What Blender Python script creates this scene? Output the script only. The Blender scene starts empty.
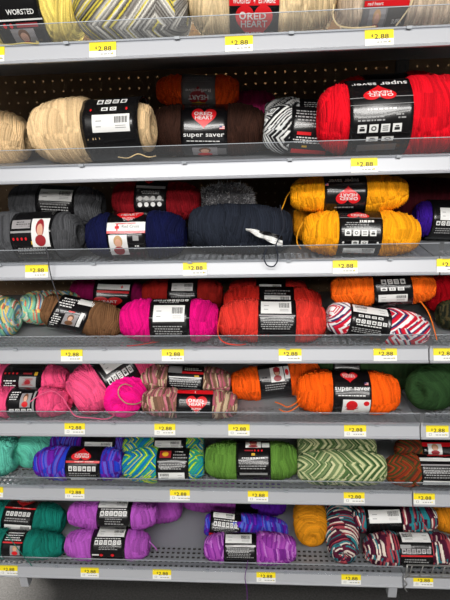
import bpy, math, random
import numpy as np
from mathutils import Vector, Matrix

R_ = math.radians
scene = bpy.context.scene
COL = scene.collection

# ------------------------------------------------------------------ colours and materials
def lin(c):
    r = []
    for v in c[:3]:
        v = v / 255.0
        r.append(v / 12.92 if v <= .04045 else ((v + .055) / 1.055) ** 2.4)
    return r

MATS = {}
def mat(name, rgb, rough=.6, metal=0.0, spec=.5, coat=0.0, noise=0.0, nscale=40.0, bump=0.0):
    if name in MATS: return MATS[name]
    m = bpy.data.materials.new(name); m.use_nodes = True
    nt = m.node_tree; b = nt.nodes['Principled BSDF']
    c = lin(rgb)
    b.inputs['Base Color'].default_value = (*c, 1)
    b.inputs['Roughness'].default_value = rough
    b.inputs['Metallic'].default_value = metal
    b.inputs['Specular IOR Level'].default_value = spec
    b.inputs['Coat Weight'].default_value = coat
    b.inputs['Coat Roughness'].default_value = .1
    if noise > 0 or bump > 0:
        tc = nt.nodes.new('ShaderNodeTexCoord'); n = nt.nodes.new('ShaderNodeTexNoise')
        n.inputs['Scale'].default_value = nscale; n.inputs['Detail'].default_value = 4
        nt.links.new(tc.outputs['Object'], n.inputs['Vector'])
        if noise > 0:
            r = nt.nodes.new('ShaderNodeValToRGB')
            r.color_ramp.elements[0].position = .3; r.color_ramp.elements[1].position = .7
            r.color_ramp.elements[0].color = (*[x * (1 - noise) for x in c], 1)
            r.color_ramp.elements[1].color = (*[min(1, x * (1 + noise)) for x in c], 1)
            nt.links.new(n.outputs['Fac'], r.inputs['Fac']); nt.links.new(r.outputs['Color'], b.inputs['Base Color'])
        if bump > 0:
            bp = nt.nodes.new('ShaderNodeBump'); bp.inputs['Strength'].default_value = bump; bp.inputs['Distance'].default_value = .002
            nt.links.new(n.outputs['Fac'], bp.inputs['Height']); nt.links.new(bp.outputs['Normal'], b.inputs['Normal'])
    MATS[name] = m
    return m

def yarn_material(name='dyed_yarn', rough=.85, sheen=.0):
    if name in MATS: return MATS[name]
    m = bpy.data.materials.new(name); m.use_nodes = True
    nt = m.node_tree; b = nt.nodes['Principled BSDF']
    at = nt.nodes.new('ShaderNodeAttribute'); at.attribute_name = 'Col'
    tc = nt.nodes.new('ShaderNodeTexCoord'); n = nt.nodes.new('ShaderNodeTexNoise')
    n.inputs['Scale'].default_value = 900; n.inputs['Detail'].default_value = 3
    nt.links.new(tc.outputs['Object'], n.inputs['Vector'])
    bp = nt.nodes.new('ShaderNodeBump'); bp.inputs['Strength'].default_value = .5; bp.inputs['Distance'].default_value = .0008
    nt.links.new(n.outputs['Fac'], bp.inputs['Height']); nt.links.new(bp.outputs['Normal'], b.inputs['Normal'])
    n2 = nt.nodes.new('ShaderNodeTexNoise'); n2.inputs['Scale'].default_value = 380; n2.inputs['Detail'].default_value = 2
    nt.links.new(tc.outputs['Object'], n2.inputs['Vector'])
    mr = nt.nodes.new('ShaderNodeMapRange'); mr.inputs['From Min'].default_value = .3; mr.inputs['From Max'].default_value = .7
    mr.inputs['To Min'].default_value = .90; mr.inputs['To Max'].default_value = 1.08
    nt.links.new(n2.outputs['Fac'], mr.inputs['Value'])
    vm = nt.nodes.new('ShaderNodeVectorMath'); vm.operation = 'SCALE'
    nt.links.new(at.outputs['Color'], vm.inputs[0]); nt.links.new(mr.outputs['Result'], vm.inputs['Scale'])
    nt.links.new(vm.outputs['Vector'], b.inputs['Base Color'])
    b.inputs['Roughness'].default_value = rough
    b.inputs['Specular IOR Level'].default_value = .15
    b.inputs['Sheen Weight'].default_value = sheen
    b.inputs['Sheen Roughness'].default_value = .5
    MATS[name] = m
    return m

def clear_material(name='clear_acrylic', haze=.022, gloss=.055):
    m = bpy.data.materials.new(name); m.use_nodes = True
    nt = m.node_tree; nt.nodes.remove(nt.nodes['Principled BSDF'])
    out = nt.nodes['Material Output']
    tr = nt.nodes.new('ShaderNodeBsdfTransparent'); tr.inputs['Color'].default_value = (.93, .94, .95, 1)
    df = nt.nodes.new('ShaderNodeBsdfDiffuse'); df.inputs['Color'].default_value = (.8, .82, .85, 1)
    gl = nt.nodes.new('ShaderNodeBsdfGlossy'); gl.inputs['Roughness'].default_value = .12
    m1 = nt.nodes.new('ShaderNodeMixShader'); m1.inputs[0].default_value = haze
    m2 = nt.nodes.new('ShaderNodeMixShader'); m2.inputs[0].default_value = gloss
    nt.links.new(tr.outputs[0], m1.inputs[1]); nt.links.new(df.outputs[0], m1.inputs[2])
    nt.links.new(m1.outputs[0], m2.inputs[1]); nt.links.new(gl.outputs[0], m2.inputs[2])
    nt.links.new(m2.outputs[0], out.inputs['Surface'])
    MATS[name] = m
    return m

M_WHITE = mat('white_painted_steel', (226, 228, 230), .42, 0, .5, noise=.03, nscale=12)
M_DECK = mat('pale_grey_shelf_paint', (142, 145, 149), .42, 0.2, .5, noise=.04, nscale=9)
M_CHAN = mat('silver_white_channel', (180, 182, 187), .38, .1, .5)
M_RIM = mat('frosted_acrylic_edge', (165, 170, 176), .25)
M_CLEAR = clear_material()
M_PEG = mat('brown_pegboard', (104, 80, 54), .75, noise=.12, nscale=30)
M_REAR = mat('next_aisle_backing', (150, 135, 110), .7, noise=.5, nscale=7)
M_POST = mat('dark_upright_steel', (60, 56, 52), .5, .4)
M_FLOOR = mat('speckled_dark_floor', (62, 61, 60), .85, noise=.35, nscale=160, bump=.3)
M_WIRE = mat('zinc_wire', (190, 190, 188), .3, .8)
# label prints
M_BLACK = mat('black_label_paper', (13, 12, 14), .27, 0, .45, coat=.35)
M_GREYL = mat('silver_grey_label_paper', (120, 118, 118), .35, .3, .5, coat=.4)
M_PALEL = mat('pale_grey_label_paper', (150, 146, 148), .4, 0, .5, coat=.3)
M_PW = mat('printed_white', (228, 228, 226), .45)
M_PG = mat('printed_grey', (150, 150, 150), .5)
M_PR = mat('printed_red', (214, 20, 30), .38, coat=.3)
M_PDR = mat('printed_dark_red', (150, 30, 40), .4)
M_PB = mat('printed_blue', (30, 50, 120), .45)
M_PK = mat('printed_black', (20, 20, 22), .45)
M_SKIN = mat('printed_skin_tone', (215, 165, 140), .5)
M_HAIR = mat('printed_hair_blond', (190, 150, 105), .5)
M_BROWNP = mat('printed_brown', (110, 75, 50), .5)
M_GOLDP = mat('printed_gold', (215, 170, 40), .45)
M_YEL = mat('yellow_tag_card', (250, 226, 20), .5)
M_TAGW = mat('white_tag_card', (238, 238, 232), .5)
M_INK = mat('tag_ink', (45, 42, 30), .6)
M_INKG = mat('faint_tag_ink', (165, 165, 160), .6)

# ------------------------------------------------------------------ mesh builder
class MB:
    def __init__(self): self.v = []; self.f = []; self.mi = []; self.mats = []
    def m(self, material):
        if material not in self.mats: self.mats.append(material)
        return self.mats.index(material)
    def add(self, vs, fs, material):
        o = len(self.v); k = self.m(material)
        self.v.extend(vs)
        for f in fs: self.f.append(tuple(i + o for i in f)); self.mi.append(k)
    def box(self, x0, y0, z0, x1, y1, z1, material):
        vs = [(x, y, z) for x in (x0, x1) for y in (y0, y1) for z in (z0, z1)]
        fs = [(0, 1, 3, 2), (4, 6, 7, 5), (0, 4, 5, 1), (2, 3, 7, 6), (0, 2, 6, 4), (1, 5, 7, 3)]
        self.add(vs, fs, material)
    def extrude_x(self, prof, x0, x1, material):
        n = len(prof)
        vs = [(x0, y, z) for y, z in prof] + [(x1, y, z) for y, z in prof]
        fs = [(i, (i + 1) % n, n + (i + 1) % n, n + i) for i in range(n)]
        fs += [tuple(range(n - 1, -1, -1)), tuple(range(n, 2 * n))]
        self.add(vs, fs, material)
    def tube(self, pts, r, material, n=7):
        pts = [Vector(p) for p in pts]
        vs = []; fs = []
        u = None
        for i, p in enumerate(pts):
            d = (pts[min(i + 1, len(pts) - 1)] - pts[max(i - 1, 0)]).normalized()
            if u is None: u = d.orthogonal().normalized()
            u = (u - d * u.dot(d)).normalized(); w = d.cross(u)
            for k in range(n):
                a = 2 * math.pi * k / n
                vs.append(tuple(p + (u * math.cos(a) + w * math.sin(a)) * r))
        for i in range(len(pts) - 1):
            for k in range(n):
                fs.append((i * n + k, i * n + (k + 1) % n, (i + 1) * n + (k + 1) % n, (i + 1) * n + k))
        fs.append(tuple(range(n - 1, -1, -1))); fs.append(tuple(range((len(pts) - 1) * n, len(pts) * n)))
        self.add(vs, fs, material)
    def build(self, name, parent=None, smooth=False, loc=None):
        me = bpy.data.meshes.new(name)
        me.from_pydata(self.v, [], self.f)
        for m_ in self.mats: me.materials.append(m_)
        me.polygons.foreach_set('material_index', self.mi)
        if smooth: me.polygons.foreach_set('use_smooth', [True] * len(self.f))
        me.update()
        o = bpy.data.objects.new(name, me); COL.objects.link(o)
        if parent is not None: o.parent = parent
        if loc is not None: o.location = loc
        return o

def tag(o, label=None, cat=None, group=None, kind=None):
    if label: o['label'] = label
    if cat: o['category'] = cat
    if group: o['group'] = group
    if kind: o['kind'] = kind
    return o

def empty(name, loc, rot=None):
    o = bpy.data.objects.new(name, None); COL.objects.link(o)
    o.empty_display_size = .03; o.location = loc
    if rot is not None: o.rotation_euler = rot.to_euler()
    return o

def smooth_path(pts, k=7):
    pts = [Vector(p) for p in pts]; out = []
    for i in range(len(pts) - 1):
        p0 = pts[max(i - 1, 0)]; p1 = pts[i]; p2 = pts[i + 1]; p3 = pts[min(i + 2, len(pts) - 1)]
        for j in range(k):
            t = j / k
            out.append(.5 * ((2 * p1) + (p2 - p0) * t + (2 * p0 - 5 * p1 + 4 * p2 - p3) * t * t + (3 * p1 - p0 - 3 * p2 + p3) * t ** 3))
    out.append(pts[-1]); return out

# lettering -> flat triangles, cached
TXT = {}
def text_mesh(s):
    if s in TXT: return TXT[s]
    cu = bpy.data.curves.new('lettering', 'FONT'); cu.body = s; cu.resolution_u = 2; cu.offset = .012
    ob = bpy.data.objects.new('lettering', cu); COL.objects.link(ob)
    bpy.context.view_layer.update()
    dg = bpy.context.evaluated_depsgraph_get()
    me = bpy.data.meshes.new_from_object(ob.evaluated_get(dg))
    vs = [(v.co.x, v.co.y) for v in me.vertices]; fs = [tuple(p.vertices) for p in me.polygons]
    bpy.data.objects.remove(ob); bpy.data.curves.remove(cu); bpy.data.meshes.remove(me)
    xs = [v[0] for v in vs]; ys = [v[1] for v in vs]
    x0, x1, y0, y1 = min(xs), max(xs), min(ys), max(ys)
    vs = [((x - (x0 + x1) / 2) / (x1 - x0), (y - (y0 + y1) / 2) / (y1 - y0)) for x, y in vs]
    TXT[s] = (vs, fs); return TXT[s]

# ------------------------------------------------------------------ shelving
ZC = 1.5
HS = [.1147, -.1033, -.3045, -.5029, -.6963, -.8864, -1.148]
ZB = [ZC + h for h in HS]                   # lower edge of each price channel
SH = [z + .028 for z in ZB]                 # deck of each shelf
XL, XE, XR = -.853, .366, 1.585
DEPTH = .405
ROWNAME = ['top', 'second', 'third', 'fourth', 'fifth', 'sixth', 'bottom']

def perforated_deck(mb, x0, x1, y0, z):
    p = .0145; n = int((x1 - x0 - .03) / p); rows = 5; s = .0042
    xs = x0 + ((x1 - x0) - n * p) / 2
    for j in range(rows):
        for i in range(n):
            cx = xs + (i + .5) * p; cy = y0 + (j + .5) * p; h = p / 2
            o = [(cx - h, cy - h), (cx + h, cy - h), (cx + h, cy + h), (cx - h, cy + h)]
            q = [(cx - s, cy - s), (cx + s, cy - s), (cx + s, cy + s), (cx - s, cy + s)]
            vs = [(a, b, z) for a, b in o + q] + [(a, b, z - .003) for a, b in q]
            fs = [(k, (k + 1) % 4, 4 + (k + 1) % 4, 4 + k) for k in range(4)]
            fs += [(4 + k, 4 + (k + 1) % 4, 8 + (k + 1) % 4, 8 + k) for k in range(4)]
            mb.add(vs, fs, M_DECK)
    y1 = y0 + rows * p
    for a, b in ((x0, xs), (xs + n * p, x1)):
        mb.add([(a, y0, z), (b, y0, z), (b, y1, z), (a, y1, z)], [(0, 1, 2, 3)], M_DECK)
    return y1

def make_shelf(row, x0, x1, wire=False):
    zb = ZB[row]; z = SH[row]
    g = .0015
    x0 += g; x1 -= g
    side = 'left' if x0 < .3 else 'right'
    root = empty('store_shelf', (x0, 0, zb))
    off = (-x0, 0, -zb)
    tag(root, 'white steel shelf, %s of seven in the %s bay' % (ROWNAME[row], side), 'shelf', 'shelves of the yarn display')
    d = MB()
    y1 = perforated_deck(d, x0, x1, .0165, z)
    d.add([(x0, .0165, z), (x1, .0165, z), (x1, .012, z), (x0, .012, z)], [(3, 2, 1, 0)], M_DECK)
    d.box(x0, y1, z - .004, x1, DEPTH, z, M_DECK)
    # folded pan below the deck
    d.add([(x0, y1 + .004, z - .009), (x1, y1 + .004, z - .009), (x1, DEPTH, z - .009), (x0, DEPTH, z - .009)], [(0, 1, 2, 3)], M_DECK)
    for x in (x0, x1):
        d.add([(x, .012, z - .009), (x, DEPTH, z - .009), (x, DEPTH, z), (x, .012, z)], [(0, 1, 2, 3)], M_DECK)
    d.box(x0, DEPTH - .002, z - .009, x1, DEPTH, z, M_DECK)
    d.build('deck', root, loc=off)
    c = MB()
    prof = [(.0, .0), (-.003, .0005), (-.0038, .0035), (-.001, .005), (.0015, .006), (.0105, .0300), (.0075, .0315), (.0075, .0338),
            (.0105, .0350), (.0135, .0350), (.0145, .0335), (.0145, .002), (.012, .0)]
    c.extrude_x([(y, zb + q) for y, q in prof], x0, x1, M_CHAN)
    c.build('price_channel', root, loc=off)
    if wire:
        w = MB()
        zt, zl, yw = z + .043, z + .014, .004
        for q in (zt, zl, zl - .010): w.tube([(x0 + .004, yw, q), (x1 - .01, yw, q)], .0022, M_WIRE)
        n = 44
        for i in range(n):
            x = x0 + .012 + i * .0272
            w.tube([(x, yw + .002, z + .002), (x + .006, yw + .002, zt)], .0017, M_WIRE, 6)
        w.tube([(x0 + .004, yw, zt), (x0 + .004, yw, z)], .0022, M_WIRE)
        w.tube(smooth_path([(x0 + .004, yw, z + .010), (x0 - .003, -.006, z + .004), (x0 + .004, -.008, z - .008), (x0 - .001, -.008, z - .018), (x0 + .006, -.009, z - .032)]), .0015, M_WIRE)
        w.build('wire_guard', root, smooth=True, loc=off)
    else:
        f = MB()
        f.box(x0 + .003, .0040, z + .003, x1 - .003, .0053, z + .036, M_CLEAR)
        f.box(x0 + .003, .0035, z + .036, x1 - .003, .0058, z + .0372, M_RIM)
        # small studs that clip the guard down
        k = 0; x = x0 + .09
        while x < x1 - .05:
            f.box(x, .0035, z + .002, x + .009, .0085, z + .0065, M_RIM); x += .205
        fo = f.build('guard_fence', root, loc=off); tag(fo, 'clear acrylic guard fence')
    if row == 6:
        for xb in (-.655, .345) if side == 'left' else (1.3,):
            b = MB(); b.box(xb - .011, .012, zb - .05, xb + .011, .034, zb + .004, M_CHAN)
            b.build('support_foot', root, loc=off)
    return root

for r in range(7):
    make_shelf(r, XL, XE)
    make_shelf(r, XE, XR, wire=(r == 6))

def pegboard(name, x0, x1, z0, z1, y):
    mb = MB(); p = .0254
    n = int((x1 - x0) / p); k = int((z1 - z0) / p)
    xs = x0 + ((x1 - x0) - n * p) / 2; zs = z0
    r = .0027; a8 = [math.pi / 8 + math.pi / 4 * i for i in range(8)]
    h = p / 2
    sq = [(h, h * .414), (h * .414, h), (-h * .414, h), (-h, h * .414), (-h, -h * .414), (-h * .414, -h), (h * .414, -h), (h, -h * .414)]
    for j in range(k):
        for i in range(n):
            cx = xs + (i + .5) * p; cz = zs + (j + .5) * p
            vs = [(cx + u, y, cz + w) for u, w in sq]
            vs += [(cx + r * math.cos(a), y, cz + r * math.sin(a)) for a in a8]
            vs += [(cx + r * math.cos(a), y + .004, cz + r * math.sin(a)) for a in a8]
            vs += [(cx + h, y, cz + h), (cx - h, y, cz + h), (cx - h, y, cz - h), (cx + h, y, cz - h)]
            fs = [(q, 8 + q, 8 + (q + 1) % 8, (q + 1) % 8) for q in range(8)]
            fs += [(8 + q, 16 + q, 16 + (q + 1) % 8, 8 + (q + 1) % 8) for q in range(8)]
            fs += [(0, 1, 24), (2, 3, 25), (4, 5, 26), (6, 7, 27)]
            mb.add(vs, fs, M_PEG)
    if xs > x0:
        for a, b in ((x0, xs), (xs + n * p, x1)): mb.box(a, y, z0, b, y + .004, z0 + k * p, M_PEG)
    o = mb.build(name); tag(o, kind='structure'); return o

pegboard('wall_back', XL + .016, XE - .016, .36, 1.92, .41)
pegboard('wall_back_right', XE + .016, XR - .016, .36, 1.92, .41)
mb = MB(); mb.box(XL, .41, 0, XR, .414, .36, M_POST); tag(mb.build('wall_back_lower'), kind='structure')
mb = MB(); mb.box(XL, .56, 0, XR, .565, 1.9, M_REAR); tag(mb.build('wall_next_aisle'), kind='structure')
for i, (x, nm) in enumerate(((XL, 'left'), (XE, 'middle'), (XR, 'right'))):
    mb = MB(); mb.box(x - .016, .4062, 0, x + .016, .445, 1.95, M_POST)
    zz = .06
    while zz < 1.9:
        for dx in (-.007, .007): mb.box(x + dx - .0015, .4055, zz, x + dx + .0015, .4062, zz + .014, M_PK)
        zz += .0254
    o = mb.build('upright_post'); tag(o, 'dark slotted steel upright at the %s of the two shelving bays' % nm, 'post', 'uprights behind the shelves')
mb = MB(); mb.box(-3, -2.6, -.02, 3.2, 1.6, 0, M_FLOOR); tag(mb.build('floor'), kind='structure')


# measured places: x, y, z of the axis centre, radius, length, turn, tilt
P = {
 'yellow1': (-0.4649, 0.0950, 1.7277, 0.0863, 0.2608, 0.0, 0.0),
 'greymulti1': (-0.2335, 0.0930, 1.7257, 0.0843, 0.2256, 0.0, -6.0),
 'cream1': (0.0126, 0.0970, 1.7302, 0.0888, 0.2827, 0.0, -1.8),
 'beige1': (0.2761, 0.0950, 1.7280, 0.0866, 0.2587, 0.0, -0.8),
 'tan2a': (-0.6627, 0.2200, 1.4871, 0.0634, 0.2525, 0.0, -5.5),
 'tan2b': (-0.3521, 0.1250, 1.4919, 0.0682, 0.2765, -4.0, 1.0),
 'brown2': (-0.1140, 0.2360, 1.4837, 0.0599, 0.2810, 0.0, -1.8),
 'orange2': (-0.1362, 0.2630, 1.5713, 0.0356, 0.1987, 0.0, -2.0),
 'plum2': (-0.0065, 0.3330, 1.5222, 0.0488, 0.1093, 0.0, -1.8),
 'zebra2': (0.1160, 0.1670, 1.4757, 0.0518, 0.2099, 0.0, -5.5),
 'zebra2b': (0.1187, 0.2480, 1.5080, 0.0392, 0.2086, 0.0, -3.7),
 'red2': (0.2811, 0.0830, 1.4985, 0.0750, 0.3270, 0.0, 1.0),
 'red2b': (0.2874, 0.2020, 1.5351, 0.0550, 0.2410, 0.0, 1.0),
 'grey3': (-0.4977, 0.0630, 1.2775, 0.0548, 0.2398, -6.0, 2.2),
 'grey3b': (-0.4616, 0.1450, 1.3319, 0.0478, 0.2226, 0.0, -4.2),
 'navy3': (-0.2623, 0.0630, 1.2745, 0.0518, 0.2219, 0.0, 0.0),
 'maroon3': (-0.2261, 0.1300, 1.3379, 0.0442, 0.2030, 0.0, -3.2),
 'fluffy3': (-0.0731, 0.1750, 1.3278, 0.0456, 0.1209, 0.0, 1.8),
 'charcoal3': (-0.0390, 0.0930, 1.2772, 0.0545, 0.2338, 4.0, -4.0),
 'gold3t': (0.1911, 0.0890, 1.3492, 0.0393, 0.2496, 0.0, -0.2),
 'gold3': (0.2149, 0.0590, 1.2708, 0.0480, 0.2466, 0.0, -2.0),
 'gold3b': (0.1902, 0.1700, 1.2731, 0.0504, 0.2224, 0.0, -1.2),
 'purple3': (0.4541, 0.1820, 1.2706, 0.0478, 0.1937, 0.0, -3.2),
 'dark3': (0.4141, 0.2700, 1.2903, 0.0678, 0.1971, 0.0, -3.2),
 'pastel4a': (-0.6495, 0.0970, 1.0752, 0.0509, 0.1454, 0.0, -0.5),
 'pastel4b': (-0.5171, 0.1769, 1.0670, 0.0426, 0.1831, 40.0, -12.0),
 'brown4': (-0.4237, 0.1080, 1.0691, 0.0447, 0.1990, 5.0, -15.5),
 'magenta4': (-0.2031, 0.0600, 1.0759, 0.0516, 0.2319, 0.0, -0.5),
 'darkpink4l': (-0.3991, 0.2400, 1.0749, 0.0505, 0.2021, 0.0, -2.8),
 'rust4': (-0.2018, 0.2500, 1.0720, 0.0476, 0.2224, 0.0, -0.8),
 'coral4': (0.0301, 0.0580, 1.0742, 0.0498, 0.2448, 0.0, -1.5),
 'coral4b': (0.0333, 0.1700, 1.0713, 0.0469, 0.2468, 0.0, -1.8),
 'coral4c': (0.0257, 0.2800, 1.0648, 0.0403, 0.2147, 0.0, -1.8),
 'orange4': (0.2754, 0.0830, 1.1386, 0.0368, 0.2303, -3.0, 2.5),
 'rwb4': (0.2635, 0.0560, 1.0646, 0.0401, 0.2372, 4.0, -11.5),
 'red4': (0.5333, 0.2120, 1.0788, 0.0545, 0.2380, 0.0, -0.8),
 'camo4': (0.4883, 0.1150, 1.0616, 0.0370, 0.1528, 0.0, -0.5),
 'pink5t': (-0.6009, 0.1150, 0.8947, 0.0394, 0.2423, -4.0, 1.2),
 'pink5l': (-0.5749, 0.0460, 0.8685, 0.0373, 0.2359, 0.0, 1.2),
 'pink5m': (-0.3689, 0.1031, 0.8952, 0.0645, 0.2250, 36.0, 3.7),
 'hotpink5': (-0.3278, 0.0738, 0.8801, 0.0491, 0.1250, 84.0, 0.0),
 'camopink5t': (-0.1882, 0.1100, 0.8949, 0.0371, 0.2408, 2.0, -4.5),
 'camopink5l': (-0.1664, 0.0450, 0.8676, 0.0364, 0.2353, 2.0, -3.2),
 'orange5b': (0.0427, 0.1450, 0.8752, 0.0441, 0.2363, 6.0, 4.8),
 'orange5': (0.2088, 0.0710, 0.8838, 0.0529, 0.2460, 0.0, -1.0),
 'green5b': (0.2940, 0.1960, 0.8827, 0.0518, 0.2873, 0.0, -2.2),
 'green5': (0.4418, 0.1120, 0.8840, 0.0531, 0.2400, 46.0, -12.0),
 'mint6': (-0.7258, 0.0660, 0.6985, 0.0578, 0.1898, 0.0, 0.8),
 'mint6b': (-0.6019, 0.1300, 0.6848, 0.0439, 0.1400, 62.0, 0.0),
 'violet6': (-0.4636, 0.0530, 0.6851, 0.0441, 0.2373, 0.0, -0.2),
 'violet6b': (-0.4674, 0.1330, 0.6859, 0.0393, 0.2072, 0.0, -0.5),
 'blue6': (-0.2443, 0.0520, 0.6845, 0.0435, 0.2141, 0.0, 0.8),
 'blue6b': (-0.2582, 0.1310, 0.6801, 0.0388, 0.2266, 0.0, 0.8),
 'green6': (-0.0229, 0.0650, 0.6904, 0.0495, 0.2383, 0.0, 0.8),
 'sage6': (0.2005, 0.0510, 0.6834, 0.0424, 0.2236, 0.0, -0.2),
 'sage6b': (0.1994, 0.1280, 0.6875, 0.0378, 0.2101, 0.0, -1.8),
 'autumn6': (0.4016, 0.0480, 0.6805, 0.0395, 0.1916, 0.0, -0.2),
 'autumn6b': (0.4378, 0.1190, 0.6845, 0.0346, 0.1806, 0.0, -0.5),
 'teal7t': (-0.7018, 0.1310, 0.4292, 0.0496, 0.2690, 0.0, -3.5),
 'teal7l': (-0.6723, 0.0470, 0.4180, 0.0386, 0.2719, 0.0, -0.8),
 'lilac7t': (-0.4076, 0.0900, 0.4884, 0.0395, 0.2547, 0.0, 0.0),
 'lilac7': (-0.4181, 0.0500, 0.4212, 0.0419, 0.2385, 0.0, 0.5),
 'lilac7b': (-0.3294, 0.1920, 0.4290, 0.0498, 0.1972, 0.0, 0.0),
 'lilac7c': (-0.1414, 0.2410, 0.4277, 0.0484, 0.1956, 0.0, 1.2),
 'violet7t': (-0.0418, 0.1280, 0.4086, 0.0427, 0.2447, 2.0, -9.2),
 'orchid7': (-0.0295, 0.0490, 0.4203, 0.0410, 0.2536, 0.0, 0.5),
 'purple7b': (0.0048, 0.2320, 0.4270, 0.0478, 0.1510, 0.0, -3.7),
 'mustard7': (0.1413, 0.1484, 0.4252, 0.0459, 0.1400, 88.0, 0.0),
 'burg7ball': (0.2264, 0.1303, 0.4238, 0.0445, 0.2200, 84.0, 0.0),
 'burg7b': (0.3682, 0.1310, 0.4514, 0.0406, 0.2324, 0.0, 2.8),
 'burg7': (0.3901, 0.0550, 0.4231, 0.0438, 0.2429, 0.0, 0.5),
 'mustard7b': (0.5811, 0.1740, 0.4262, 0.0469, 0.1871, 0.0, 1.2),
 'pack7': (0.2386, 0.3200, 0.4123, 0.0328, 0.1200, 4.0, 7.8),
}
TAILS = [
 ('tan2b', (205, 180, 135), 0.0016, [(-0.2735, 0.0120, 1.4425), (-0.2522, 0.0060, 1.4404), (-0.2312, 0.0040, 1.4475), (-0.2120, 0.0040, 1.4413), (-0.1973, 0.0100, 1.4424)]),
 ('yellow1', (215, 195, 120), 0.0016, [(-0.4824, 0.0120, 1.6509), (-0.4541, 0.0080, 1.6484), (-0.4263, 0.0060, 1.6496), (-0.4001, 0.0060, 1.6477), (-0.4056, 0.0120, 1.6529)]),
 ('cream1', (225, 200, 150), 0.0020, [(0.1382, 0.0200, 1.6911), (0.1361, 0.0120, 1.6710), (0.1449, 0.0080, 1.6559), (0.1695, 0.0080, 1.6502), (0.2112, 0.0080, 1.6508)]),
 ('beige1', (210, 190, 150), 0.0018, [(0.2739, 0.0120, 1.6928), (0.2657, 0.0080, 1.6772), (0.2548, 0.0070, 1.6621), (0.2462, 0.0100, 1.6505)]),
 ('grey3', (70, 70, 74), 0.0016, [(-0.4489, 0.0080, 1.2672), (-0.4368, -0.0060, 1.2532), (-0.4377, -0.0080, 1.2279), (-0.4341, -0.0120, 1.1984), (-0.4279, -0.0100, 1.1574), (-0.4314, -0.0040, 1.1184)]),
 ('charcoal3', (40, 44, 54), 0.0018, [(0.0455, 0.0300, 1.3385), (0.0530, 0.0120, 1.3009), (0.0408, 0.0060, 1.2716), (0.0365, 0.0000, 1.2607), (0.0403, -0.0080, 1.2376), (0.0322, -0.0100, 1.2215), (0.0180, -0.0100, 1.2238), (0.0120, -0.0080, 1.2402), (0.0183, -0.0000, 1.2568)]),
 ('gold3t', (215, 145, 25), 0.0018, [(0.0741, 0.1000, 1.3589), (0.0629, 0.0900, 1.3479), (0.0567, 0.0900, 1.3310), (0.0504, 0.0900, 1.3162)]),
 ('gold3', (215, 145, 25), 0.0018, [(0.0926, 0.0300, 1.3028), (0.0818, 0.0180, 1.2848), (0.0798, 0.0140, 1.2649), (0.0880, 0.0120, 1.2506)]),
 ('coral4', (225, 70, 50), 0.0018, [(-0.0826, 0.0300, 1.1070), (-0.0888, 0.0120, 1.0812), (-0.0870, 0.0050, 1.0580), (-0.0720, 0.0040, 1.0440), (-0.0459, 0.0060, 1.0382), (-0.0284, 0.0120, 1.0378)]),
 ('magenta4', (215, 60, 50), 0.0016, [(-0.3007, 0.0300, 1.0258), (-0.2750, 0.0300, 1.0282), (-0.2474, 0.0320, 1.0321), (-0.2176, 0.0340, 1.0360)]),
 ('orange4', (235, 120, 30), 0.0016, [(0.3468, 0.0400, 1.1247), (0.3566, 0.0200, 1.1115), (0.3647, 0.0060, 1.0897), (0.3779, 0.0020, 1.0499)]),
 ('pink5l', (232, 100, 140), 0.0018, [(-0.5398, 0.0050, 0.8935), (-0.5151, 0.0100, 0.9094), (-0.4893, 0.0200, 0.9144), (-0.4628, 0.0100, 0.9042), (-0.4474, 0.0040, 0.8783), (-0.4335, 0.0040, 0.8566), (-0.3963, 0.0060, 0.8501), (-0.3628, 0.0060, 0.8476), (-0.3437, 0.0100, 0.8561), (-0.3605, 0.0200, 0.8607)]),
 ('camopink5l', (190, 150, 120), 0.0018, [(-0.2786, 0.0300, 0.8823), (-0.2887, 0.0120, 0.8850), (-0.3098, 0.0040, 0.8924), (-0.3251, 0.0060, 0.9097), (-0.3242, 0.0100, 0.9284), (-0.3121, 0.0200, 0.9333), (-0.2997, 0.0400, 0.9142)]),
 ('orange5', (240, 115, 30), 0.0018, [(0.0962, 0.0300, 0.8970), (0.0857, 0.0120, 0.8919), (0.0652, 0.0100, 0.8799), (0.0493, 0.0120, 0.8865), (0.0358, 0.0200, 0.8869)]),
 ('orange5', (240, 115, 30), 0.0018, [(0.0933, 0.0200, 0.8819), (0.0790, 0.0100, 0.8747), (0.0609, 0.0120, 0.8654), (0.0451, 0.0200, 0.8683)]),
 ('blue6', (60, 150, 160), 0.0016, [(-0.1721, 0.0120, 0.6884), (-0.1545, 0.0080, 0.6860), (-0.1372, 0.0100, 0.6906)]),
 ('teal7t', (25, 110, 95), 0.0016, [(-0.6835, 0.0150, 0.4978), (-0.6576, 0.0030, 0.4732), (-0.6334, -0.0040, 0.4368), (-0.6115, -0.0060, 0.3980)]),
 ('lilac7', (190, 110, 200), 0.0020, [(-0.2971, 0.0300, 0.4563), (-0.2860, 0.0250, 0.4480), (-0.2752, 0.0200, 0.4364)]),
 ('orchid7', (110, 50, 130), 0.0014, [(-0.0340, 0.0120, 0.4182), (-0.0364, -0.0040, 0.4150), (-0.0421, -0.0100, 0.3805), (-0.0375, -0.0120, 0.3414), (-0.0385, -0.0120, 0.2845)]),
]
TAGS = [
 (1, -0.4908), (1, -0.2801), (1, -0.0305), (1, 0.2172),
 (2, 0.2042),
 (3, -0.4720), (3, -0.1320), (3, 0.1778), (3, 0.3856),
 (4, -0.4224), (4, -0.1917), (4, 0.0680), (4, 0.2730), (4, 0.3999),
 (5, -0.4414), (5, -0.2236), (5, -0.0485), (5, 0.2192), (5, 0.4037),
 (6, -0.6783), (6, -0.4669), (6, -0.1996), (6, -0.0059), (6, 0.2271), (6, 0.3934),
 (7, -0.6860), (7, -0.4606), (7, -0.2643), (7, 0.0126), (7, 0.2334), (7, 0.4166),
]
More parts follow.
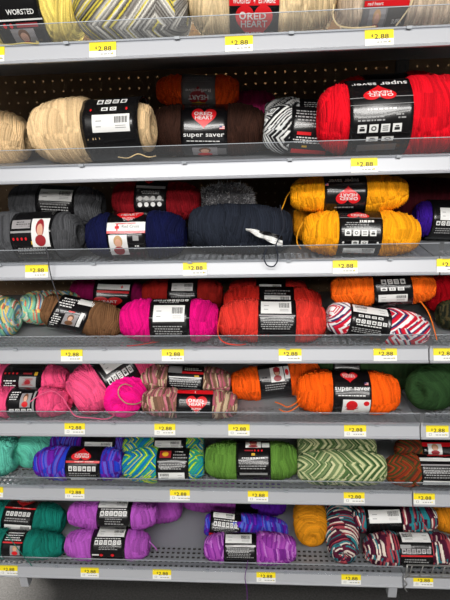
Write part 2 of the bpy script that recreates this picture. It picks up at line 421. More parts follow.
LAB = {
 'yellow1': (0.0252, 0.0949),
 'cream1': (-0.0140, 0.0890),
 'beige1': (-0.0447, 0.0779),
 'tan2b': (0.0581, 0.1213),
 'brown2': (-0.0043, 0.1050),
 'orange2': (0.0037, 0.0776),
 'zebra2': (0.0090, 0.1080),
 'zebra2b': (0.0314, 0.1103),
 'red2': (-0.0481, 0.1153),
 'red2b': (-0.0129, 0.0902),
 'grey3': (0.0271, 0.0938),
 'grey3b': (0.0089, 0.0869),
 'navy3': (-0.0118, 0.0819),
 'maroon3': (-0.0078, 0.0710),
 'gold3t': (-0.0103, 0.0856),
 'gold3': (-0.0072, 0.0862),
 'purple3': (-0.0308, 0.0695),
 'brown4': (-0.0227, 0.0819),
 'magenta4': (0.0064, 0.0895),
 'darkpink4l': (0.0236, 0.0985),
 'rust4': (0.0062, 0.0780),
 'coral4': (0.0092, 0.0827),
 'coral4b': (0.0089, 0.0830),
 'coral4c': (0.0061, 0.0769),
 'orange4': (0.0174, 0.0816),
 'rwb4': (-0.0270, 0.0898),
 'pink5t': (0.0109, 0.1055),
 'pink5l': (0.0070, 0.0734),
 'pink5m': (0.0113, 0.0855),
 'camopink5t': (0.0051, 0.0890),
 'camopink5l': (0.0129, 0.0846),
 'orange5b': (-0.0057, 0.0774),
 'orange5': (0.0037, 0.0861),
 'green5b': (-0.0733, 0.0686),
 'green5': (0.0600, 0.0720),
 'violet6': (0.0212, 0.0890),
 'violet6b': (0.0379, 0.0923),
 'blue6': (0.0281, 0.0815),
 'blue6b': (0.0216, 0.0869),
 'green6': (0.0068, 0.0849),
 'autumn6': (0.0270, 0.0886),
 'autumn6b': (0.0151, 0.0859),
 'teal7t': (0.0109, 0.0904),
 'teal7l': (0.0011, 0.0599),
 'lilac7t': (0.0114, 0.0934),
 'lilac7': (0.0105, 0.0922),
 'violet7t': (-0.0619, 0.0858),
 'orchid7': (-0.0247, 0.0862),
 'purple7b': (-0.0440, 0.0690),
 'burg7b': (-0.0334, 0.0956),
 'burg7': (0.0077, 0.0829),
 'pack7': (0.0000, 0.0840),
}
TAGROWS = {}
for r, x in TAGS: TAGROWS.setdefault(r, []).append(x)
TAGLABEL = {}
def price_tag(r, x, label):
    zb = ZB[r - 1]
    a = math.atan2(.0090, .0240)                  # lean of the channel face
    root_loc = Vector((x, .0015 - .0009, zb + .006))
    up = Vector((0, math.sin(a), math.cos(a))); nrm = Vector((0, -math.cos(a), math.sin(a)))
    H = .0265; W = .050
    mb = MB()
    def pt(u, t, e): return tuple(Vector((u, 0, 0)) + up * t + nrm * e)
    def rect(u0, u1, t0, t1, e, m_, back=0.0):
        mb.add([pt(u0, t0, e), pt(u1, t0, e), pt(u1, t1, e), pt(u0, t1, e)], [(0, 1, 2, 3)], m_)
    # card with thickness
    for (t0, t1, m_) in ((-.001, H * .40, M_TAGW), (H * .40, H, M_YEL)):
        vs = [pt(u, t, e) for u in (-W / 2, W / 2) for t in (t0, t1) for e in (.0002, .0010)]
        mb.add(vs, [(0, 1, 3, 2), (4, 6, 7, 5), (0, 4, 5, 1), (2, 3, 7, 6), (0, 2, 6, 4), (1, 5, 7, 3)], m_)
    def txt(s, cx, cy, w, h, m_):
        vs, fs = text_mesh(s)
        mb.add([pt(cx + a_ * w, cy + b_ * h, .0013) for a_, b_ in vs], fs, m_)
    txt('2.88', .004, H * .54, .0250, .0088, M_INK)
    txt('$', -.0120, H * .60, .0038, .0055, M_INK)
    rr = random.Random(int(x * 1000) + r)
    u = -.004
    for q in range(4):
        w = rr.uniform(.003, .007); rect(u, u + w, H * .12, H * .20, .0013, M_INKG); u += w + .0015
    if r >= 5:
        rect(-.019, -.013, H * .10, H * .30, .0013, M_INKG); rect(-.018, -.014, H * .13, H * .27, .0015, M_TAGW)
    rect(.017, .0195, H * .12, H * .24, .0013, M_YEL)
    o = mb.build('price_tag', loc=root_loc)
    tag(o, label, 'price tag', 'price tags on the shelf edges')
    return o

# ------------------------------------------------------------------ yarn
def hash01(a, b=0.0):
    x = np.sin(a * 12.9898 + b * 78.233) * 43758.5453
    return x - np.floor(x)

def skein_body(R, L, s0, wl, pal, pat, seed, slope, lam, hi=True, label=True):
    """closed lathe body whose surface is raised into wound strands; returns the mesh"""
    rs = np.random.RandomState(seed)
    nc = {'chevron': 240, 'bands': 150}.get(pat, 112) if hi else 72
    e1, e2 = .60, .62
    # dense profile, then resample by arc length
    u = np.linspace(0, math.pi, 1500)
    s = -np.sign(np.cos(u)) * np.abs(np.cos(u)) ** e1 * L / 2
    r = R * np.abs(np.sin(u)) ** e2
    s = s * (1 - .10 * np.exp(-(r / (.30 * R)) ** 2))
    arc = np.concatenate([[0], np.cumsum(np.hypot(np.diff(s), np.diff(r)))])
    na = int(arc[-1] / (.00105 if hi else .002))
    A = np.linspace(0, arc[-1], na)
    s = np.interp(A, arc, s); r = np.interp(A, arc, r)
    if label:
        d = np.abs(s - s0) - wl / 2 - .0055
        k = 1 / (1 + np.exp(np.clip(d / .0016, -40, 40)))
        bul = np.exp(-((d - .022) / .018) ** 2)
        r = r * (1 - .05 * k) * (1 + .012 * bul)
    th = np.linspace(0, 2 * math.pi, nc, endpoint=False)
    AA, TT = np.meshgrid(A, th, indexing='ij')
    ph = rs.rand(8) * 6.28
    lump = (np.sin(2 * TT + AA * 22 + ph[0]) + np.sin(3 * TT - AA * 31 + ph[1]) + .7 * np.sin(5 * TT + AA * 53 + ph[2]) + .5 * np.sin(7 * TT - AA * 80 + ph[6]))
    lf = np.sin(3 * TT + AA * 40 + ph[3]) + np.sin(2 * TT - AA * 65 + ph[4]) + .8 * np.sin(4 * TT + AA * 25 + ph[5])
    warp = .35 * np.sin(2 * TT + AA * 30 + ph[7]) + .25 * np.sin(5 * TT - AA * 45 + ph[2])
    if pat == 'chevron':
        tri = np.abs(((TT / (2 * math.pi) * slope + .12) % 1.0) * 2 - 1)
        q = (AA + tri * 2 * math.pi * R / slope * .42) / lam + warp * 1.6
        q2 = (AA - tri * 2 * math.pi * R / slope * .42) / lam + 7.3 + warp * 1.6
        sel = lf * .4 + .5 > 0
    else:
        q = AA / lam + slope * TT / (2 * math.pi) + warp
        q2 = AA / lam - (slope * .8 // 1) * TT / (2 * math.pi) + 40.37 - warp
        sel = lf > -.15
    Q = np.where(sel, q, q2)
    fr = Q - np.floor(Q); idx = np.floor(Q)
    ridge = (1 - np.abs(2 * fr - 1) ** 2.4)
    edge = np.minimum(1, np.abs(lf + .15) * 6) if pat != 'chevron' else 1
    rise = (hash01(idx, 3.1) - .5) * .0030
    amp = .0032 * (lam / .0050)
    fade = np.clip(r / (R * .35), .25, 1)[:, None]
    if label:
        inside = (np.abs(s - s0) < wl / 2)[:, None]
    else: inside = np.zeros((na, 1), bool)
    disp = (ridge * amp * edge + rise) * fade + lump * R * .0085 * fade
    disp = np.where(inside, disp * .1, disp)
    RR = np.maximum(r[:, None] + disp - amp * .6, .0004)
    X = np.repeat(s[:, None], nc, 1); Y = -RR * np.cos(TT); Z = RR * np.sin(TT)
    # yarn lies a little flatter where it rests
    Z = np.where(Z < 0, Z * .985, Z)
    co = np.stack([X, Y, Z], -1).reshape(-1, 3)
    # colours
    pal = [lin(c) for c in pal]; P_ = np.array(pal)
    if len(pal) == 1:
        v = (.70 + .50 * hash01(idx, 1.7))
        C = P_[0][None, None, :] * v[..., None]
    else:
        if pat == 'bands':                                   # several strands together share a colour
            g = idx
            seg = np.floor(TT / (2 * math.pi) * 2 + hash01(g, 9.0) * 2)
            h = hash01(g, seg * 1.3 + seed % 17)
        elif pat == 'chevron':
            g = np.floor(idx / 1.0); seg = np.floor(TT / (2 * math.pi) * 1 + hash01(g, 4.0))
            h = hash01(g, seg * .7 + seed % 13)
        else:
            g = np.floor(idx); seg = np.floor(TT / (2 * math.pi) * 4 + hash01(g, 9.0) * 4 + AA * 6)
            h = hash01(g, seg * 1.7 + seed % 19)
        ki = np.minimum((h * len(pal)).astype(int), len(pal) - 1)
        if pat == 'chevron': ki = ((idx * 3 + np.floor(h * 2.2) * (2 if len(pal) > 4 else 1)) % len(pal)).astype(int)
        C = P_[ki] * (.92 + .16 * hash01(idx, 1.7))[..., None]
    rgba = np.ones((na * nc, 4), np.float32); rgba[:, :3] = np.clip(C.reshape(-1, 3), 0, 1)
    i = np.arange(na - 1)[:, None] * nc; j = np.arange(nc)[None, :]; j2 = (j + 1) % nc
    F = np.stack([i + j, i + nc + j, i + nc + j2, i + j2], -1).reshape(-1, 4)
    F = F[:, ::-1]
    me = bpy.data.meshes.new('yarn')
    me.vertices.add(len(co)); me.vertices.foreach_set('co', co.astype(np.float32).ravel())
    me.loops.add(F.size); me.loops.foreach_set('vertex_index', F.ravel().astype(np.int32))
    me.polygons.add(len(F)); me.polygons.foreach_set('loop_start', (np.arange(len(F)) * 4).astype(np.int32))
    me.update(calc_edges=True)
    me.polygons.foreach_set('use_smooth', np.ones(len(F), bool))
    at = me.color_attributes.new('Col', 'FLOAT_COLOR', 'POINT'); at.data.foreach_set('color', rgba.ravel())
    me.validate()
    # radius of the body as a function of s for the label
    def rad(x): return float(np.interp(x, s, r))
    return me, rad

def fluffy_body(R, L, pal, seed):
    rs = np.random.RandomState(seed); P_ = np.array([lin(c) for c in pal])
    V = []; F = []; C = []
    def core(u, t):
        s = -math.cos(u); s = math.copysign(abs(s) ** .75, s) * L / 2
        return s, R * .82 * math.sin(u) ** .8
    nu, nt = 26, 32
    for a in range(nu):
        for b in range(nt):
            u = .02 + (math.pi - .04) * a / (nu - 1); t = 2 * math.pi * b / nt
            s, r = core(u, t); r *= 1 + .06 * rs.randn()
            V.append((s, -r * math.cos(t), r * math.sin(t))); C.append(P_[0] * .6)
    for a in range(nu - 1):
        for b in range(nt):
            F.append((a * nt + b, a * nt + (b + 1) % nt, (a + 1) * nt + (b + 1) % nt, (a + 1) * nt + b))
    for _ in range(5200):                                    # soft eyelash fibres
        u = rs.uniform(.05, math.pi - .05); t = rs.uniform(0, 2 * math.pi)
        s, r = core(u, t); n = np.array([0, -math.cos(t), math.sin(t)]) + np.array([-math.cos(u), 0, 0]) * .6
        n /= np.linalg.norm(n)
        p = np.array([s, -r * math.cos(t), r * math.sin(t)]) - n * .002
        d = n * .6 + rs.randn(3) * .75; d /= np.linalg.norm(d)
        w = np.cross(d, rs.randn(3)); w /= np.linalg.norm(w); w *= .0007
        ln = rs.uniform(.006, .015); q = p + d * ln * .5 + n * .002; e = p + d * ln + rs.randn(3) * .0015
        o = len(V); V += [tuple(p - w), tuple(p + w), tuple(q + w * .8), tuple(q - w * .8), tuple(e)]
        c = P_[rs.randint(len(P_))]; C += [c] * 5
        F += [(o, o + 1, o + 2, o + 3), (o + 3, o + 2, o + 4)]
    me = bpy.data.meshes.new('yarn'); me.from_pydata(V, [], F); me.update()
    at = me.color_attributes.new('Col', 'FLOAT_COLOR', 'POINT')
    at.data.foreach_set('color', np.concatenate([np.array(C), np.ones((len(C), 1))], 1).astype(np.float32).ravel())
    return me

# ------------------------------------------------------------------ label wrapped round a skein
class Wrap:
    def __init__(self, R, rb, s0, w, elev, lean, seed, flip=False):
        self.R = R; self.rb = rb; self.s0 = s0; self.w = w; self.elev = elev; self.lean = lean; self.ph = seed * 1.3
    def rad(self, s, a):
        x = (s - self.s0) / self.w
        return self.rb * (1 + .012 * math.sin(3 * a + self.ph) + .008 * math.sin(7 * a + self.ph * 2 + x * 3) + .006 * math.sin(11 * a - x * 4 + self.ph))
    def p(self, s, a, e=0.0):
        r = self.rad(s, a) + e
        return (s + self.lean * r * math.sin(a - self.elev), -r * math.cos(a), r * math.sin(a))
    def vt(self, v):
        v = max(-1.55, min(1.55, v))
        return math.asin(v) if abs(v) <= .9 else math.copysign(math.asin(.9) + (abs(v) - .9) * 1.6, v)
    def uv(self, u, v, e):
        """u in -1..1 across the label, v in -1..1 of the visible face"""
        return self.p(self.s0 + u * self.w / 2, self.elev + self.vt(v), e)
    def quadpatch(self, mb, u0, u1, v0, v1, m_, e=.0004):
        n = max(1, int(abs(v1 - v0) / .07)); k = max(1, int(abs(u1 - u0) / .4))
        vs = [self.uv(u0 + (u1 - u0) * i / k, v0 + (v1 - v0) * j / n, e) for j in range(n + 1) for i in range(k + 1)]
        fs = [(j * (k + 1) + i, j * (k + 1) + i + 1, (j + 1) * (k + 1) + i + 1, (j + 1) * (k + 1) + i) for j in range(n) for i in range(k)]
        mb.add(vs, fs, m_)
    def text(self, mb, s, u, v, wu, hv, m_, flip=1, e=.0009):
        if not s.strip(): return
        vs, fs = text_mesh(s)
        mb.add([self.uv(u + a * wu * flip, v + b * hv * flip, e) for a, b in vs], fs, m_)
    def ring_shape(self, mb, outline, m_, e, u, v, su, sv, flip=1, rings=6):
        n = len(outline); vs = []; fs = []
        for k in range(rings + 1):
            q = 1 - k / rings * .999
            for x, y in outline: vs.append(self.uv(u + x * su * q * flip, v + y * sv * q * flip, e))
        for k in range(rings):
            for i in range(n): fs.append((k * n + i, k * n + (i + 1) % n, (k + 1) * n + (i + 1) % n, (k + 1) * n + i))
        mb.add(vs, fs, m_)

HEART = []
for i in range(40):
    t = 2 * math.pi * i / 40
    x = 16 * math.sin(t) ** 3; y = 13 * math.cos(t) - 5 * math.cos(2 * t) - 2 * math.cos(3 * t) - math.cos(4 * t)
    HEART.append((x / 17.0, (y + 2.0) / 15.5))
OVAL = [(math.cos(2 * math.pi * i / 20), math.sin(2 * math.pi * i / 20)) for i in range(20)]

def el_heart(W, root, u, v, su, sv, flip=1, words=('RED', 'HEART'), sub=(), colour=None):
    mb = MB()
    W.ring_shape(mb, HEART, colour or M_PR, .0007, u, v, su, sv, flip)
    if len(words) > 1:
        W.text(mb, words[0], u + .14 * su * flip, v + .40 * sv * flip, su * .95, sv * .30, M_PW, flip, .0012)
        W.ring_shape(mb, OVAL, M_PW, .0011, u - .58 * su * flip, v + .42 * sv * flip, su * .17, sv * .17, flip, 2)
        W.ring_shape(mb, OVAL, colour or M_PR, .0013, u - .58 * su * flip, v + .42 * sv * flip, su * .10, sv * .10, flip, 2)
        W.text(mb, words[1], u, v + .04 * sv * flip, su * 1.35, sv * .32, M_PW, flip, .0012)
    else:
        W.text(mb, words[0], u, v + .2 * sv * flip, su * 1.2, sv * .4, M_PW, flip, .0012)
    for k, t in enumerate(sub):
        W.text(mb, t, u, v - (.42 + k * .30) * sv * flip, su * (.9 - .2 * k), sv * .20, M_PW, flip, .0012)
    o = mb.build('heart_logo', root); tag(o, 'heart-shaped red logo'); return o

def el_sticker(W, root, u, v, wu, hv, flip=1, side=1, tilt=0.0):
    mb = MB(); W.quadpatch(mb, u - wu / 2, u + wu / 2, v - hv / 2, v + hv / 2, M_PW, .0008)
    x = u + side * wu * .10
    rr = random.Random(int((u + 3) * 100 + wu * 77))
    end = u + side * wu * .44
    while (end - x) * side > 0:
        b = rr.uniform(.012, .035) * side
        W.quadpatch(mb, x, x + b, v + hv * .0 * flip, v + hv * .36 * flip, M_PK, .0012); x += b + rr.uniform(.012, .03) * side
    for k in range(2):
        W.quadpatch(mb, u + side * wu * .12, u + side * wu * .40, v - hv * (.14 + .12 * k) - .015, v - hv * (.14 + .12 * k) + .005, M_PG, .0012)
    W.quadpatch(mb, u - side * wu * .40, u - side * wu * .24, v + hv * .12, v + hv * .17, M_PG, .0012)
    W.quadpatch(mb, u - side * wu * .40, u - side * wu * .26, v - hv * .20, v - hv * .15, M_PG, .0012)
    o = mb.build('barcode_sticker', root); tag(o, 'white barcode panel'); return o

def el_icons(W, mb, v, n=5, h=.2, u0=-.8, u1=.8, m_=None):
    st = (u1 - u0) / n
    for i in range(n):
        a = u0 + st * i + st * .12; b = u0 + st * (i + 1) - st * .12
        W.quadpatch(mb, a, b, v - h / 2, v + h / 2, m_ or M_PW, .0005)
        c = (a + b) / 2; w = (b - a)
        if i % 3 == 0:
            W.quadpatch(mb, a + w * .2, b - w * .2, v - h * .28, v + h * .05, M_PK, .0008)
            W.quadpatch(mb, c - w * .2, c + w * .2, v + h * .12, v + h * .26, M_PK, .0008)
        elif i % 3 == 1:
            W.ring_shape(mb, OVAL, M_PK, .0008, c, v, w * .3, h * .3, 1, 2)
            W.ring_shape(mb, OVAL, m_ or M_PW, .0011, c, v, w * .17, h * .17, 1, 2)
        else:
            for k in range(3): W.quadpatch(mb, a + w * .18, b - w * .18, v - h * .3 + k * h * .24, v - h * .2 + k * h * .24, M_PK, .0008)

def el_lines(W, mb, v0, v1, n, u0=-.85, u1=.85, seed=1, m_=None, fill=.45):
    """lines of print too small to read: short dashes the length of words"""
    rr = random.Random(seed); st = (v1 - v0) / n
    for k in range(n):
        v = v0 + st * (k + .5); u = u0 + rr.uniform(0, .15); end = u1 - rr.uniform(0, .35)
        while u < end:
            w = rr.uniform(.05, .16); W.quadpatch(mb, u, min(u + w, u1), v - st * fill / 2, v + st * fill / 2, m_ or M_PG, .0005); u += w + .035

def el_photo(W, root, u, v, wu, hv, scarf=None, bg=None, hair=None, hat=False, flip=1):
    mb = MB(); W.quadpatch(mb, u - wu / 2, u + wu / 2, v - hv / 2, v + hv / 2, bg or M_PALEL, .0007)
    s = flip
    W.ring_shape(mb, OVAL, hair or M_HAIR, .0010, u, v + .18 * hv * s, wu * .24, hv * .30, s, 4)
    W.ring_shape(mb, OVAL, M_SKIN, .0013, u, v + .10 * hv * s, wu * .17, hv * .22, s, 4)
    if hat: W.ring_shape(mb, OVAL, M_PDR, .0016, u, v + .30 * hv * s, wu * .26, hv * .18, s, 3)
    W.ring_shape(mb, OVAL, scarf or M_PR, .0016, u, v - .27 * hv * s, wu * .30, hv * .20, s, 4)
    o = mb.build('photo_panel', root); tag(o, 'printed photo of a person in knitwear'); return o

def el_flag(W, mb, u, v, wu, hv, flip=1):
    W.quadpatch(mb, u - wu / 2, u + wu / 2, v - hv / 2, v + hv / 2, M_PW, .0006)
    for k in range(3):
        a = v - hv / 2 + hv * (k * .36); W.quadpatch(mb, u - wu / 2, u + wu / 2, a, a + hv * .18, M_PR, .0008)
    W.quadpatch(mb, u - wu / 2, u, v, v + hv / 2, M_PB, .0010)

def make_label(skein, spec, R, rad, seed):
    s0 = spec['s'] ; w = spec['w']
    W = Wrap(R, rad(s0) + .0006, s0, w, R_(spec['elev']), spec.get('lean', 0), seed)
    mb = MB(); base = spec.get('paper', M_BLACK)
    n = 72; k = 10
    vs = []; fs = []
    for i in range(k + 1):
        for j in range(n):
            vs.append(W.p(s0 - w / 2 + w * i / k, 2 * math.pi * j / n, 0))
    for i in range(k):
        for j in range(n):
            fs.append((i * n + j, i * n + (j + 1) % n, (i + 1) * n + (j + 1) % n, (i + 1) * n + j))
    o0 = len(vs)
    for e_ in (0, k):                                            # turned-in paper edges
        base_i = len(vs)
        for j in range(n): vs.append(W.p(s0 - w / 2 + w * e_ / k, 2 * math.pi * j / n, -.004))
        for j in range(n): fs.append((e_ * n + j, base_i + j, base_i + (j + 1) % n, e_ * n + (j + 1) % n))
    mb.add(vs, [f[::-1] for f in fs], base)
    later = []
    for el in spec['els']:
        kd, a = el[0], el[1:]
        if kd == 'text':
            s, u, v, wu, hv = a[:5]; fl = a[5] if len(a) > 5 else 1; m_ = a[6] if len(a) > 6 else M_PW
            W.text(mb, s, u, v, wu, hv, m_, fl)
        elif kd == 'bar': W.quadpatch(mb, a[0], a[1], a[2], a[3], a[4], .0005)
        elif kd == 'icons': el_icons(W, mb, *a)
        elif kd == 'lines': el_lines(W, mb, *a)
        elif kd == 'flag': el_flag(W, mb, *a)
        elif kd == 'cross':
            u, v, q = a; W.quadpatch(mb, u - q * .3, u + q * .3, v - q * .15, v + q * .15, M_PR, .0012); W.quadpatch(mb, u - q * .1, u + q * .1, v - q * .42, v + q * .42, M_PR, .0013)
        elif kd == 'oval': W.ring_shape(mb, OVAL, a[4], .0014, a[0], a[1], a[2], a[3], 1, 3)
        else: later.append(el)
    lab = mb.build('label', skein['root'], smooth=True, loc=skein['loc'])
    tag(lab, spec.get('look', 'black paper label'))
    for el in later:
        kd, a = el[0], el[1:]
        if kd == 'heart': el_heart(W, lab, *a)
        elif kd == 'sticker': el_sticker(W, lab, *a)
        elif kd == 'photo': el_photo(W, lab, *a)
    return lab
EL = {1: -5, 2: 0, 3: 12, 4: 22, 5: 31, 6: 37, 7: 45}
ROWOF = {}
for k in P: ROWOF[k] = min(range(1, 8), key=lambda r: (P[k][2] < SH[r - 1], P[k][2] - SH[r - 1]))

def back_print(seed, dv=0.0, fl=1):
    """the care side of a wrapper: sticker, little print, care symbols"""
    return [('sticker', 0, .58 + dv, 1.3, .42, fl), ('lines', .12 + dv, .30 + dv, 2, -.7, .7, seed, M_PW), ('icons', -.06 + dv, 6, .22), ('lines', -.62 + dv, -.24 + dv, 4, -.8, .8, seed + 1)]
def front_print(fl=1, dv=0.0):
    return [('heart', 0, .46 + dv, .56, .40, fl), ('text', 'super saver', 0, -.18 + dv, 1.75, .17, fl), ('flag', .78, .12 + dv, .22, .12), ('lines', -.42 + dv, -.34 + dv, 1, -.85, .85, 5, M_PW)]
def mid_print(seed):
    return [('bar', -.85, .85, .62, .70, M_PW), ('lines', .34, .56, 3, -.8, .8, seed, M_PW), ('icons', .10, 6, .22), ('lines', -.50, -.12, 4, -.8, .8, seed + 1), ('sticker', 0, -.78, 1.2, .16)]

GM = [(92, 88, 84), (178, 176, 170), (224, 220, 210), (222, 205, 75), (128, 122, 116), (150, 146, 140)]
ZB_ = [(22, 22, 24), (225, 225, 222), (30, 30, 34), (210, 212, 212)]
PASTEL = [(120, 190, 165), (230, 120, 100), (110, 160, 200), (235, 205, 120), (225, 220, 200), (150, 205, 170), (90, 130, 110)]
RWB = [(205, 25, 50), (238, 236, 236), (40, 45, 95), (205, 25, 50), (235, 232, 232)]
CAMOP = [(118, 90, 72), (196, 120, 132), (196, 172, 142), (140, 100, 84), (96, 68, 56), (176, 92, 108)]
VIO = [(80, 20, 140), (110, 30, 165), (35, 60, 190), (70, 25, 130), (95, 90, 200)]
BLU = [(20, 110, 175), (30, 150, 150), (60, 165, 85), (200, 215, 60), (15, 85, 160), (25, 130, 170)]
SAGE = [(62, 92, 52), (205, 205, 160), (120, 140, 95), (195, 198, 150), (80, 108, 62)]
AUT = [(130, 45, 22), (50, 70, 32), (75, 45, 28), (145, 60, 28)]
VIB = [(75, 20, 150), (40, 70, 190), (110, 30, 170), (60, 40, 170), (90, 110, 205)]
ORC = [(150, 60, 165), (120, 40, 140), (190, 120, 200), (165, 75, 175)]
BUR = [(75, 22, 48), (225, 212, 200), (40, 125, 135), (88, 25, 50), (60, 15, 38), (170, 70, 80)]
CAM = [(45, 48, 28), (70, 62, 38), (28, 32, 22)]

GRP = {r: 'skeins of yarn on the %s shelf' % ROWNAME[r - 1] for r in range(1, 8)}
